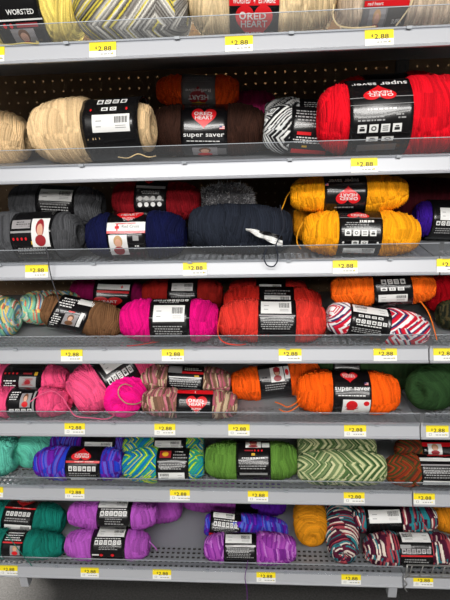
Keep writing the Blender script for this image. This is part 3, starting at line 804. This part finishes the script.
# key: palette, pattern, slope, strand width, (label from, to as a share of the length), elevation offset, elements, description, options
SK = {
 'yellow1': ([(248, 224, 120)], 'solid', 16, .0051, (.28, .66), 0, [('text', 'WORSTED', .2, -.34, 1.1, .10, 1), ('bar', -1, 1, -.50, -.47, M_PW), ('oval', -.55, -.58, .07, .045, M_PR), ('oval', -.30, -.58, .07, .045, M_PR), ('bar', -.1, .75, -.62, -.54, M_PDR), ('photo', .05, -.82, .95, .36, M_PR, M_PALEL, M_BROWNP)], 'pale yellow skein with a black photo label at the left end of the top shelf', {}),
 'greymulti1': (GM, 'chevron', 1, .0035, None, 0, [], 'grey, white and yellow striped skein without a visible label on the top shelf', {}),
 'cream1': ([(232, 208, 165)], 'solid', 10, .0051, (.28, .62), 0, [('bar', -1, 1, -.45, -.28, M_PR), ('text', 'WORSTED   4   ESTAMBRE', 0, -.365, 1.7, .10, 1), ('heart', 0, -.76, .80, .36, 1, ('RED', 'HEART'), ('SUPER', 'SAVER'))], 'cream beige jumbo skein with a big heart-shaped logo on the top shelf', {}),
 'beige1': ([(212, 192, 168)], 'solid', 8, .0051, (.23, .56), 0, [('bar', -1, 1, -.56, -.46, M_PR), ('text', 'red heart', -.5, -.51, .7, .06, 1), ('bar', .1, 1, -1.1, -.57, M_POST), ('photo', -.35, -.80, .75, .42, M_PR, M_PALEL), ('text', 'SUPER', .6, -.80, .45, .07, 1)], 'pinkish beige skein with a pale photo label at the right end of the top shelf', dict(paper=M_GREYL, look='translucent grey and red label')),
 'tan2a': ([(222, 190, 145)], 'solid', 14, .0051, None, 0, [], 'tan skein at the left end of the second shelf, left of the larger tan one', {}),
 'tan2b': ([(222, 192, 148)], 'solid', 12, .0051, (.40, .85), 0, [('icons', .84, 4, .12, -.5, .6), ('icons', .62, 2, .10, -.3, .3), ('oval', -.62, .60, .035, .04, M_PR), ('oval', .62, .60, .035, .04, M_PR), ('sticker', .08, .20, 1.3, .52)], 'large tan skein with a black label and white barcode panel on the second shelf', {}),
 'brown2': ([(52, 30, 22)], 'solid', 14, .0048, (.27, .66), 0, front_print() + [('photo', 0, -.80, 1.1, .34, M_PR, M_PALEL, M_BROWNP), ('bar', .55, .95, -.92, -.66, M_GREYL)], 'dark brown skein with a black heart label on the second shelf', {}),
 'orange2': ([(255, 92, 24)], 'solid', 10, .0048, (.30, .70), 0, [('lines', .50, .82, 3, -.8, .8, 3), ('heart', 0, -.25, .60, .55, -1, (' ',), (), M_PDR), ('text', 'Reflective', 0, -.02, 1.5, .20, -1), ('text', 'HEART', 0, -.42, 1.2, .26, -1), ('bar', -.4, .4, -.78, -.68, M_GOLDP)], 'small bright orange skein with a silver label, lying on top of the dark brown one', dict(paper=M_GREYL, look='silver grey label')),
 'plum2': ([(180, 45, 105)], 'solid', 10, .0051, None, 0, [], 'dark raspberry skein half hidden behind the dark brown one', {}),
 'zebra2': (ZB_, 'chevron', 2, .0035, (.30, .84), 0, [('lines', .15, .85, 6, -.9, .9, 11), ('bar', -.75, -.2, -.15, -.02, M_PR), ('lines', -.5, -.2, 3, -.9, .9, 12, M_PW), ('bar', -.5, -.3, -.66, -.58, M_GOLDP), ('bar', -.9, .5, -.90, -.74, M_PR)], 'black and white striped skein at the front, left of the big red one', {}),
 'zebra2b': (ZB_, 'chevron', 2, .0035, (.40, .95), 0, [('lines', .1, .8, 6, -.9, .9, 13)], 'black and white striped skein lying behind another like it', {}),
 'red2': ([(218, 12, 32)], 'solid', 8, .0056, (.21, .595), 4, [('text', 'super saver', 0, .86, 1.8, .10, -1), ('heart', -.05, .60, .56, .22, -1), ('bar', -1, 1, .46, .475, M_PG), ('bar', -1, 1, .28, .29, M_PG), ('lines', .12, .22, 1, -.6, .7, 2, M_PW), ('lines', -.14, .10, 3, -.8, .3, 3), ('lines', -.10, .06, 2, .45, .85, 9), ('icons', -.30, 4, .20, -.8, .7), ('icons', -.56, 2, .11, -.5, .5), ('bar', -.7, .6, -.86, -.70, M_GREYL)], 'big bright red skein with an upside-down heart label on the second shelf', {}),
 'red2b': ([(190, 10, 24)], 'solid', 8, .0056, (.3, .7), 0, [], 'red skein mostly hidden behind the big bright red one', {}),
 'grey3': ([(76, 77, 80)], 'solid', 12, .0051, (.29, .67), 0, [('bar', -.9, .0, .30, .62, M_PALEL), ('lines', .34, .58, 3, -.8, 0, 4, M_PK), ('bar', -.95, 1, .12, .20, M_PG), ('photo', .50, .10, .85, 1.1, M_PDR, M_PW, M_PDR), ('oval', -.8, -.12, .05, .06, M_PR), ('oval', -.6, -.12, .05, .06, M_PR), ('oval', -.4, -.12, .05, .06, M_PR), ('oval', -.2, -.12, .05, .06, M_PR), ('bar', .02, .22, -.35, -.22, M_GOLDP), ('lines', -.75, -.45, 3, -.8, .8, 8)], 'mid-grey skein with a red photo label at the front left of the third shelf', {}),
 'grey3b': ([(74, 75, 78)], 'solid', 12, .0051, (.26, .66), 0, [('sticker', .05, .42, 1.7, .55), ('lines', -.6, .05, 5, -.8, .8, 7)], 'grey skein with a white barcode panel lying behind the front grey one', {}),
 'navy3': ([(10, 15, 56)], 'solid', 12, .0051, (.20, .58), 2, [('heart', .1, .80, .75, .26, 1, ('HEART',), ('SUPER', 'SAVER')), ('bar', -.98, 1, .16, .52, M_PW), ('text', 'Red Cross', .25, .34, .9, .12, 1, M_PG), ('cross', -.45, .30, .36), ('bar', -.6, .5, .44, .48, M_PR), ('bar', -.98, 1, .06, .16, M_PR), ('photo', -.42, -.42, .95, .82, M_PDR, M_PW), ('bar', .35, .65, -.25, -.05, M_PG), ('lines', -.62, -.42, 2, .3, .9, 4, M_PW)], 'navy blue skein with a white cross panel and photo on its label, third shelf', {}),
 'maroon3': ([(120, 12, 22)], 'solid', 14, .0051, (.24, .60), 0, [('bar', -.9, .9, .58, .72, M_PW), ('heart', -.2, .95, .3, .12, 1, (' ',)), ('lines', .26, .50, 3, -.6, .8, 6, M_PG), ('oval', -.60, .04, .14, .11, M_PW), ('oval', -.2, .06, .14, .11, M_PW), ('oval', .2, .08, .14, .11, M_PW), ('oval', .6, .1, .14, .11, M_PW), ('oval', -.60, -.26, .14, .11, M_PW), ('oval', -.2, -.24, .14, .11, M_PW), ('oval', .2, -.22, .14, .11, M_PW), ('oval', .6, -.2, .14, .11, M_PW)], 'dark red skein lying on and behind the navy blue one', {}),
 'fluffy3': ([(120, 120, 124), (240, 240, 242), (200, 200, 204), (160, 160, 164)], 'fluffy', 0, 0, None, 0, [], 'fluffy grey and white faux-fur skein behind the charcoal one', {}),
 'charcoal3': ([(34, 39, 50)], 'solid', 10, .0051, None, 0, [], 'dark charcoal blue skein with a torn label on the third shelf', {}),
 'gold3t': ([(238, 160, 18)], 'solid', 10, .0052, (.305, .665), 3, [('text', 'super saver', -.1, .66, 1.45, .26, -1), ('flag', -.90, .40, .14, .14), ('heart', .1, -.16, .62, .50, -1), ('lines', -.85, -.72, 1, -.6, .6, 5)], 'golden yellow skein with an upside-down label, stacked on top of the other golden one', {}),
 'gold3': ([(240, 162, 20)], 'solid', 10, .0052, (.325, .695), 0, [('heart', -.10, .82, .55, .17, -1), ('lines', .42, .62, 1, -.2, .85, 2, M_PW), ('lines', .22, .50, 3, -.8, .6, 6), ('bar', -1, 1, .66, .675, M_PG), ('icons', .02, 4, .26, -.8, .75), ('icons', -.40, 2, .16, -.45, .4), ('oval', -.8, -.40, .05, .05, M_PW), ('oval', .8, -.40, .05, .05, M_PW), ('sticker', 0, -.76, 1.5, .22)], 'golden yellow skein at the front of the third shelf, under the upside-down one', {}),
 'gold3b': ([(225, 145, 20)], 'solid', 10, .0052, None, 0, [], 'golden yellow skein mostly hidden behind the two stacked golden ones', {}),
 'purple3': ([(52, 18, 130)], 'solid', 12, .0051, (.24, .62), 0, [('sticker', .1, .25, 1.3, .6), ('icons', -.2, 5, .2), ('lines', -.7, -.4, 3, -.8, .8, 3)], 'deep purple skein at the right end of the third shelf', {}),
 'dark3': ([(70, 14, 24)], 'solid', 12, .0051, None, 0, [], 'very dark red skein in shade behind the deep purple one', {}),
 'pastel4a': (PASTEL, 'bands', 16, .0034, None, 0, [], 'pastel multicolour skein cut off by the left edge of the photo, fourth shelf', {}),
 'pastel4b': (PASTEL, 'bands', 14, .0036, None, 0, [], 'pastel multicolour skein lying beside the brown one', {}),
 'brown4': ([(118, 84, 56)], 'solid', 10, .0051, (.12, .56), 0, [('lines', .30, .85, 4, -.9, .1, 5, M_PW), ('bar', .05, .95, .62, .92, M_PW), ('bar', -.15, .2, .10, .18, M_PR), ('photo', .12, -.30, .75, .60, M_BROWNP, M_PALEL, M_BROWNP), ('lines', -.8, -.1, 6, -.9, -.4, 8, M_PW), ('bar', .55, .75, -.6, .2, M_PW)], 'brown skein with a skewed black label on the fourth shelf', dict(lean=.25)),
 'magenta4': ([(218, 8, 122)], 'solid', 12, .0051, (.29, .69), 0, [('icons', .90, 8, .10, -.9, .9), ('lines', .76, .84, 1, -.6, .6, 3), ('sticker', -.02, .30, 1.55, .72), ('bar', -1, 1, .10, .12, M_PG), ('lines', -.75, -.22, 5, -.85, .85, 4)], 'bright magenta skein with a white barcode panel on the fourth shelf', {}),
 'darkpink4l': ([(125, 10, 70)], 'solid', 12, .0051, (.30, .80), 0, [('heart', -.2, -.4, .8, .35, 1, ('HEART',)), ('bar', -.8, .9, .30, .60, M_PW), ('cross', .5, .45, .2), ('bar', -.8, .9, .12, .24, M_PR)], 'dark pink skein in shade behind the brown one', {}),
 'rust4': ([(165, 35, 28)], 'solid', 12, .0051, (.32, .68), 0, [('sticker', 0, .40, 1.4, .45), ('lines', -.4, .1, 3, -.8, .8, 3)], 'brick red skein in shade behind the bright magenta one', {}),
 'coral4': ([(214, 56, 46)], 'solid', 8, .0056, (.37, .725), 0, [('sticker', -.05, .60, 1.6, .56), ('bar', -.95, .95, .20, .26, M_PALEL), ('bar', -.9, .7, .12, .16, M_PG), ('lines', -.40, .06, 5, -.85, .85, 5), ('oval', -.85, -.66, .06, .045, M_PR), ('oval', -.65, -.66, .06, .045, M_PR), ('oval', -.45, -.66, .06, .045, M_PR), ('bar', -.2, .3, -.69, -.63, M_PDR)], 'coral red skein at the front of the fourth shelf', {}),
 'coral4b': ([(218, 48, 38)], 'solid', 8, .0056, (.37, .72), 0, [('sticker', .05, .25, 1.5, .45), ('lines', .5, .8, 2, -.8, .8, 5)], 'coral red skein directly behind the front coral one', {}),
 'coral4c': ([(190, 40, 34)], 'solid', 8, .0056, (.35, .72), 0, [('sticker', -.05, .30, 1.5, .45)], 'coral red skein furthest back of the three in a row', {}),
 'orange4': ([(238, 104, 20)], 'solid', 10, .0052, (.42, .80), 0, [('lines', .70, .9, 1, -.8, .8, 3, M_PW), ('icons', .36, 4, .30, -.6, .7), ('icons', -.08, 3, .20, -.7, .6), ('sticker', -.05, -.62, 1.5, .42)], 'orange skein lying on top of the red, white and navy one', dict(lean=-.1)),
 'rwb4': (RWB, 'chevron', 2, .0035, (.255, .64), 4, [('sticker', -.05, .62, 1.75, .44, 1, -1), ('icons', .22, 4, .14, -.7, .6), ('icons', -.08, 6, .20), ('lines', -.34, -.22, 1, -.85, .85, 2, M_PW), ('lines', -.72, -.42, 3, -.9, .8, 3)], 'red, white and navy striped skein at the front of the fourth shelf', {}),
 'red4': ([(205, 10, 30)], 'solid', 12, .0054, None, 0, [], 'red skein at the right edge of the photo on the fourth shelf', {}),
 'camo4': (CAM, 'bands', 10, .0046, None, 0, [], 'dark olive and brown skein in front of the red one at the right edge', {}),
 'pink5t': ([(232, 80, 128)], 'solid', 12, .0052, (.25, .67), 0, [('bar', -.6, .98, .52, .66, M_PK), ('oval', -.85, .30, .05, .06, M_PR), ('oval', -.65, .30, .05, .06, M_PR), ('oval', -.45, .30, .05, .06, M_PR), ('oval', -.25, .30, .05, .06, M_PR), ('bar', .05, .5, .26, .36, M_PDR), ('bar', .62, .78, .2, .42, M_GOLDP), ('bar', -.1, .75, -.55, .12, M_PG), ('bar', .05, .6, -.45, .02, M_PDR), ('lines', -.55, -.1, 3, -.9, -.2, 4, M_PW)], 'pink skein with a photo label stacked on another pink one at the left', dict(lean=.1)),
 'pink5l': ([(230, 78, 126)], 'solid', 12, .0052, (.30, .61), 0, [('lines', .1, .7, 4, -.9, -.1, 6, M_PW), ('photo', .30, .1, .7, .9, M_PR, M_PALEL, M_BROWNP), ('bar', .78, .9, -.6, .7, M_PG), ('icons', -.55, 4, .2)], 'pink skein under the stacked pink one at the left of the fifth shelf', dict(lean=.1)),
 'pink5m': ([(236, 84, 132)], 'solid', 14, .0052, (.36, .74), 10, [('sticker', 0, .30, 1.2, .60), ('icons', -.30, 5, .28)], 'pink skein slanting back with its round end to the front', dict(pitch=15, dz=.014)),
 'hotpink5': ([(255, 20, 140)], 'solid', 14, .0052, None, 0, [], 'neon pink skein lying end-on between the pink and camouflage ones', {}),
 'camopink5t': (CAMOP, 'bands', 14, .0032, (.32, .70), 0, [('bar', -.95, -.2, .42, .9, M_PG), ('bar', -.2, 1, .40, .54, M_PR), ('lines', .60, .84, 2, -.1, .9, 4, M_PW), ('bar', -.9, .9, .10, .18, M_PW), ('lines', -.5, .04, 4, -.85, .85, 5), ('bar', .5, .75, .2, .32, M_GOLDP)], 'pink and brown camouflage skein stacked on another like it', {}),
 'camopink5l': (CAMOP, 'bands', 14, .0032, (.36, .73), 0, [('bar', -1, 1, .62, .86, M_PR), ('text', '4', 0, .74, .08, .16, 1), ('heart', .12, -.08, .62, .62, 1, ('RED', 'HEART'), ('SUPER', 'SAVER'))], 'pink and brown camouflage skein at the front of the fifth shelf', {}),
 'orange5b': ([(236, 92, 16)], 'solid', 10, .0052, (.32, .66), 0, [('bar', -.98, -.2, .05, .7, M_GREYL), ('lines', .1, .6, 3, -.9, -.3, 5, M_PK), ('photo', .18, .30, .85, .85, M_PDR, M_PW, M_BROWNP, True), ('bar', .66, .98, .0, .72, M_PW), ('oval', .82, .36, .12, .18, M_PR), ('lines', -.6, -.2, 3, -.8, .8, 6)], 'orange skein with a hat photo label behind the front orange one', {}),
 'orange5': ([(246, 96, 12)], 'solid', 10, .0054, (.37, .74), 0, [('heart', -.10, .66, .48, .27, 1), ('flag', .76, .36, .20, .12), ('text', 'super saver', 0, .10, 1.85, .20, 1), ('lines', -.22, -.12, 1, -.85, .85, 5, M_PW), ('bar', -.5, .95, -.92, -.34, M_PW), ('oval', -.02, -.58, .30, .20, M_PR), ('bar', -.38, .34, -.82, -.66, M_PDR), ('oval', .74, -.50, .15, .10, M_PR)], 'bright orange skein with a black heart label at the front of the fifth shelf', {}),
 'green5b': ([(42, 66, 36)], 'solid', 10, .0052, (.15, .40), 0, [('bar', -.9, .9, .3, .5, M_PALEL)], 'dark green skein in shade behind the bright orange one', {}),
 'green5': ([(38, 66, 34)], 'solid', 16, .0054, (.60, .90), 0, [('lines', -.3, .6, 4, -.8, .8, 2, M_PW)], 'dark green skein showing its swirled end at the right of the fifth shelf', {}),
 'mint6': ([(96, 190, 168)], 'solid', 12, .0052, None, 0, [], 'mint green skein at the left edge of the photo, sixth shelf', {}),
 'mint6b': ([(92, 186, 162)], 'solid', 12, .0052, None, 0, [], 'mint green skein seen end-on beside the purple and blue one', {}),
 'violet6': (VIO, 'bands', 14, .0036, (.335, .715), 0, [('heart', -.12, .52, .60, .38, -1), ('bar', -.95, .98, .02, .14, M_PR), ('text', 'super saver', .1, .08, 1.1, .08, 1), ('icons', -.30, 6, .26), ('lines', -.72, -.50, 2, -.8, .8, 4), ('sticker', 0, -.9, 1.5, .12)], 'purple and blue variegated skein at the front of the sixth shelf', {}),
 'violet6b': (VIO, 'bands', 14, .0036, (.40, .85), 0, [('sticker', .05, -.10, 1.6, .45)], 'purple and blue variegated skein behind the front one of that colour', {}),
 'blue6': (BLU, 'chevron', 2, .0035, (.40, .79), 0, [('bar', -.8, -.1, .38, .78, M_PDR), ('oval', -.45, .58, .2, .13, M_GOLDP), ('lines', .3, .8, 3, 0, .9, 4), ('bar', -.9, .9, .14, .2, M_PG), ('lines', -.3, .08, 3, -.8, .8, 5), ('sticker', -.05, -.64, 1.6, .40, 1, -1)], 'blue, teal and lime variegated skein at the front of the sixth shelf', {}),
 'blue6b': (BLU, 'chevron', 2, .0035, (.37, .76), 0, [('sticker', -.1, .15, 1.6, .50), ('bar', -.6, .9, -.35, -.25, M_PR)], 'blue, teal and lime variegated skein behind the front one of that colour', {}),
 'green6': ([(92, 134, 54)], 'solid', 8, .0052, (.34, .71), 2, [('photo', 0, .76, .9, .34, M_PDR, M_PW, M_BROWNP, True), ('bar', .5, .95, .62, .88, M_PW), ('bar', -.5, .0, .42, .48, M_PDR), ('oval', .1, .44, .05, .05, M_PR), ('oval', .3, .44, .05, .05, M_PR), ('oval', .5, .44, .05, .05, M_PR), ('bar', -.1, .1, .20, .32, M_GOLDP), ('lines', .02, .14, 1, -.7, .7, 4, M_PW), ('lines', -.48, -.02, 4, -.85, .85, 5), ('bar', -.8, .8, -.74, -.64, M_PG)], 'solid green skein with a black label on the sixth shelf', {}),
 'sage6': (SAGE, 'chevron', 3, .0035, None, 0, [], 'sage and cream zigzag striped skein at the front of the sixth shelf', {}),
 'sage6b': (SAGE, 'chevron', 3, .0035, None, 0, [], 'sage and cream striped skein behind the front one of that colour', {}),
 'autumn6': (AUT, 'chevron', 3, .0035, (.47, .96), 0, [('bar', -1, 1, .55, .75, M_PW), ('bar', -1, 1, .28, .36, M_PALEL), ('bar', -.5, 1, .85, .95, M_PR), ('lines', -.5, .2, 5, -.9, .9, 4), ('bar', -.9, .9, -.85, -.62, M_PW)], 'rust and olive green skein at the right of the sixth shelf', {}),
 'autumn6b': (AUT, 'chevron', 3, .0035, (.40, .9), 0, [('bar', -1, 1, .3, .6, M_PR), ('photo', -.3, .1, .8, .8, M_PDR, M_PW)], 'rust and olive green skein behind the front one at the right of the sixth shelf', {}),
 'teal7t': ([(18, 122, 108)], 'solid', 12, .0052, (.30, .64), 0, [('heart', .1, .86, .62, .24, 1, ('HEART',)), ('bar', -1, 1, .48, .58, M_PR), ('text', 'super saver', .1, .53, 1.2, .07, 1), ('icons', .20, 6, .24), ('lines', -.25, .0, 2, -.8, .8, 3), ('sticker', .1, -.58, 1.7, .40)], 'teal skein with a heart-shaped logo label stacked on another teal one at the left', {}),
 'teal7l': ([(18, 118, 104)], 'solid', 12, .0052, (.33, .55), 0, [('lines', .2, .8, 4, -.8, .8, 3, M_PW), ('bar', -.9, .9, .05, .15, M_PR), ('photo', .3, -.4, .9, .6, M_PR, M_PALEL)], 'teal skein under the stacked teal one on the bottom shelf', {}),
 'lilac7t': ([(172, 84, 182)], 'solid', 12, .0052, (.32, .69), 0, [('sticker', -.1, .65, 1.7, .55), ('lines', .22, .32, 1, -.8, .8, 3, M_PW), ('icons', .0, 6, .32), ('lines', -.75, -.3, 3, -.6, .7, 5)], 'lilac skein stacked on the front lilac one on the bottom shelf', {}),
 'lilac7': ([(174, 86, 184)], 'solid', 12, .0052, (.30, .69), 0, [('sticker', .1, .68, 1.6, .46), ('lines', .30, .40, 1, -.8, .8, 3, M_PW), ('icons', .12, 6, .26), ('lines', -.34, -.06, 3, -.6, .7, 5), ('oval', -.35, -.62, .10, .07, M_PR), ('oval', .3, -.62, .10, .07, M_PR), ('bar', -.9, -.5, -.66, -.58, M_PW)], 'lilac skein at the front of the bottom shelf with a loose end', {}),
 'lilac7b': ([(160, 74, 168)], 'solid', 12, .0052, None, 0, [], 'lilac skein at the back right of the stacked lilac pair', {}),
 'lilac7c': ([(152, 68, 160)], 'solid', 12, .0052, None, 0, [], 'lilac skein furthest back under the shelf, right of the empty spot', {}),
 'violet7t': (VIB, 'bands', 14, .0036, (.08, .44), 0, [('sticker', -.15, .65, 1.4, .34), ('lines', .30, .44, 1, -.8, .8, 3, M_PW), ('icons', .10, 6, .30), ('lines', -.38, -.1, 3, -.8, .8, 5), ('bar', -1, 1, -.72, -.52, M_PR)], 'violet and blue variegated skein stacked on the orchid one', {}),
 'orchid7': (ORC, 'bands', 14, .0036, (.22, .57), 0, [('sticker', -.1, .55, 1.6, .52), ('bar', -.9, .95, .08, .18, M_PALEL), ('lines', -.6, .0, 6, -.85, .85, 4)], 'orchid purple variegated skein on the bottom shelf with a tail hanging down', {}),
 'purple7b': ([(78, 22, 140)], 'solid', 12, .0054, (-.02, .45), 0, [('lines', -.2, .8, 4, -.85, .85, 4, M_PW)], 'deep violet skein with a black label at the back of the bottom shelf', {}),
 'mustard7': ([(212, 138, 24)], 'solid', 10, .0046, None, 0, [], 'mustard yellow skein standing end-on between the violet and burgundy ones', {}),
 'burg7ball': (BUR, 'bands', 10, .0040, None, 0, [], 'burgundy, cream and teal skein seen end-on on the bottom shelf', {}),
 'burg7b': (BUR, 'bands', 8, .0040, (.17, .60), 0, [('sticker', .05, .15, 1.75, .85)], 'burgundy variegated skein stacked behind the front one at the right', {}),
 'burg7': (BUR, 'bands', 6, .0040, (.40, .76), 0, [('sticker', .1, .66, 1.75, .55, 1, -1), ('bar', -.95, -.3, .05, .25, M_PG), ('icons', -.10, 6, .26, -.9, .9, M_PALEL), ('bar', -.95, .95, -.40, -.32, M_PR), ('lines', -.75, -.5, 2, -.8, .8, 3)], 'burgundy variegated skein at the front behind the wire guard', {}),
 'mustard7b': ([(208, 132, 24)], 'solid', 10, .0048, None, 0, [], 'mustard yellow skein at the right edge of the bottom shelf', {}),
 'pack7': (BUR, 'bands', 10, .0050, (.15, .85), 0, [('bar', -.6, .2, -.2, .6, M_PR), ('lines', -.5, .5, 4, -.8, .8, 4, M_PW)], 'small burgundy skein with a black and red label behind the end-on burgundy one', {}),
}

SKEIN = {}
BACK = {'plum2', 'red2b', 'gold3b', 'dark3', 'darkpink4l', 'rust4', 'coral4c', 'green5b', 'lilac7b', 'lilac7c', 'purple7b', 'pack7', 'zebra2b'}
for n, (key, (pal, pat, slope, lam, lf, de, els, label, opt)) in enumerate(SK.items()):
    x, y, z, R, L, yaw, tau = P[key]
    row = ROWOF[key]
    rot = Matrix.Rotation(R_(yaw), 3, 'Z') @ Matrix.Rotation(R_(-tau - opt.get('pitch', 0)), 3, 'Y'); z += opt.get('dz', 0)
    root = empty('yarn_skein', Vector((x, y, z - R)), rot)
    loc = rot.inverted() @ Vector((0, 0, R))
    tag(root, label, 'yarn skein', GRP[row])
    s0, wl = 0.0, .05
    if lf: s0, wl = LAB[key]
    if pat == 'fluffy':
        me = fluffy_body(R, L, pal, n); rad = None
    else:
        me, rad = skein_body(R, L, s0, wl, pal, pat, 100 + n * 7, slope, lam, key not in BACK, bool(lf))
    me.materials.append(yarn_material())
    yo = bpy.data.objects.new('yarn', me); COL.objects.link(yo); yo.parent = root; yo.location = loc
    sk = dict(root=root, loc=loc, rot=rot); SKEIN[key] = sk
    if lf:
        elev = EL[row] + de + (7 if row == 1 else 0)
        make_label(sk, dict(s=s0, w=wl, elev=elev, els=els, **{k: v for k, v in opt.items() if k in ('paper', 'lean', 'look')}), R, rad, n)

# torn, crumpled label hanging off the charcoal skein
sk = SKEIN['charcoal3']
mb = MB(); rr = random.Random(4)
inv = (Matrix.Translation(sk['root'].location) @ sk['rot'].to_4x4()).inverted()
nx, nz = 9, 6
vs = []
for i in range(nx):
    for j in range(nz):
        t = i / (nx - 1); w = (.004 + .030 * t) * (1 - .35 * t * t)
        px = -.025 + .075 * t; pz = 1.293 - .026 * t + (j / (nz - 1) - .5) * w
        py = .016 - .004 * t + .004 * math.sin(i * 1.9 + j) + rr.uniform(-.0015, .0015)
        vs.append(tuple(inv @ Vector((px, py, pz))))
fs = [(i * nz + j, (i + 1) * nz + j, (i + 1) * nz + j + 1, i * nz + j + 1) for i in range(nx - 1) for j in range(nz - 1)]
mb.add(vs, [f for k, f in enumerate(fs) if k % 5 < 3 or k < 15], M_PW); mb.add(vs, [f for k, f in enumerate(fs) if not (k % 5 < 3 or k < 15)], M_BLACK)
o = mb.build('torn_label', sk['root']); tag(o, 'torn white and black paper label')
so = o.modifiers.new('thickness', 'SOLIDIFY'); so.thickness = .0006

# loose yarn ends
for key, c, r, pts in TAILS:
    sk = SKEIN[key]
    inv = (Matrix.Translation(sk['root'].location) @ sk['rot'].to_4x4()).inverted()
    mb = MB(); m_ = mat('loose_yarn_%d_%d_%d' % c, c, .85, 0, .2)
    mb.tube([inv @ p for p in smooth_path(pts)], r * .72, m_, 7)
    mb.build('yarn_tail', sk['root'], smooth=True)

# tags: each is described by the skein it hangs under
WHAT = {
 (1, 0): 'at the left edge under the pale yellow skein', (1, 1): 'under the grey and yellow striped skein', (1, 2): 'under the cream jumbo skein with the heart logo', (1, 3): 'under the pinkish beige skein',
 (2, 0): 'under the big bright red skein, alone on the second shelf',
 (3, 0): 'under the front grey skein on the third shelf', (3, 1): 'between the navy and charcoal skeins on the third shelf', (3, 2): 'under the front golden yellow skein', (3, 3): 'at the right edge under the deep purple skein',
 (4, 0): 'under the brown skein on the fourth shelf', (4, 1): 'under the bright magenta skein', (4, 2): 'under the front coral red skein', (4, 3): 'under the red, white and navy skein', (4, 4): 'at the right edge of the fourth shelf past the seam',
 (5, 0): 'under the pink skeins at the left of the fifth shelf', (5, 1): 'under the pink and brown camouflage skeins', (5, 2): 'under the gap left of the bright orange skein', (5, 3): 'under the bright orange skein with the heart label', (5, 4): 'under the dark green swirled skein past the seam',
 (6, 0): 'cut off by the left edge under the mint skein', (6, 1): 'under the purple and blue skein', (6, 2): 'under the blue and lime variegated skein', (6, 3): 'under the solid green skein', (6, 4): 'under the sage and cream zigzag skein', (6, 5): 'under the rust and olive skein past the seam',
 (7, 0): 'under the teal skeins at the left of the bottom shelf', (7, 1): 'under the front lilac skein', (7, 2): 'under the empty spot of the bottom shelf', (7, 3): 'under the orchid skein by the hanging tail', (7, 4): 'under the end-on burgundy skein', (7, 5): 'under the wire guard on the bottom shelf'}
for r, xs in TAGROWS.items():
    for i, x in enumerate(xs):
        price_tag(r, x, 'yellow and white price tag ' + WHAT[(r, i)])

# ------------------------------------------------------------------ light
def area(name, loc, sx, sy, energy, col, rot=(0, 0, 0)):
    l = bpy.data.lights.new(name, 'AREA'); l.shape = 'RECTANGLE'; l.size = sx; l.size_y = sy; l.energy = energy; l.color = col
    o = bpy.data.objects.new(name, l); COL.objects.link(o); o.location = loc; o.rotation_euler = rot; return o
area('ceiling_lamp_row', (-.05, -1.75, 2.5), 2.2, .30, 53, (1, .975, .94), (R_(52), 0, 0))
area('ceiling_lamp_row', (-.1, -4.6, 3.0), 4.4, .40, 115, (1, .97, .93), (R_(62), 0, 0))
area('ceiling_lamp_row', (-.1, 1.3, 2.7), 3.6, .35, 1400, (1, .96, .9))
w = bpy.data.worlds.new('store_surroundings'); scene.world = w; w.use_nodes = True
bg = w.node_tree.nodes['Background']; bg.inputs[0].default_value = (.82, .80, .77, 1); bg.inputs[1].default_value = .13

# ------------------------------------------------------------------ camera
Rv = Vector((0.99773533, 0.059441, -0.03147968)); Uv = Vector((0.00979161, 0.33467364, 0.94228323)); Fv = Vector((-0.06654568, 0.94045751, -0.33333369))
cam = bpy.data.cameras.new('camera'); co = bpy.data.objects.new('camera', cam); COL.objects.link(co)
M = Matrix((Rv, Uv, -Fv)).transposed().to_4x4(); M.translation = Vector((0, -1, ZC)); co.matrix_world = M
cam.sensor_fit = 'VERTICAL'; cam.sensor_height = 24; cam.sensor_width = 18; cam.lens = 24 * 501.9 / 600; cam.clip_start = .02
scene.camera = co
vs_ = scene.view_settings; vs_.view_transform = 'Standard'; vs_.look = 'None'; vs_.exposure = -0.1; vs_.gamma = 1; vs_.use_curve_mapping = False
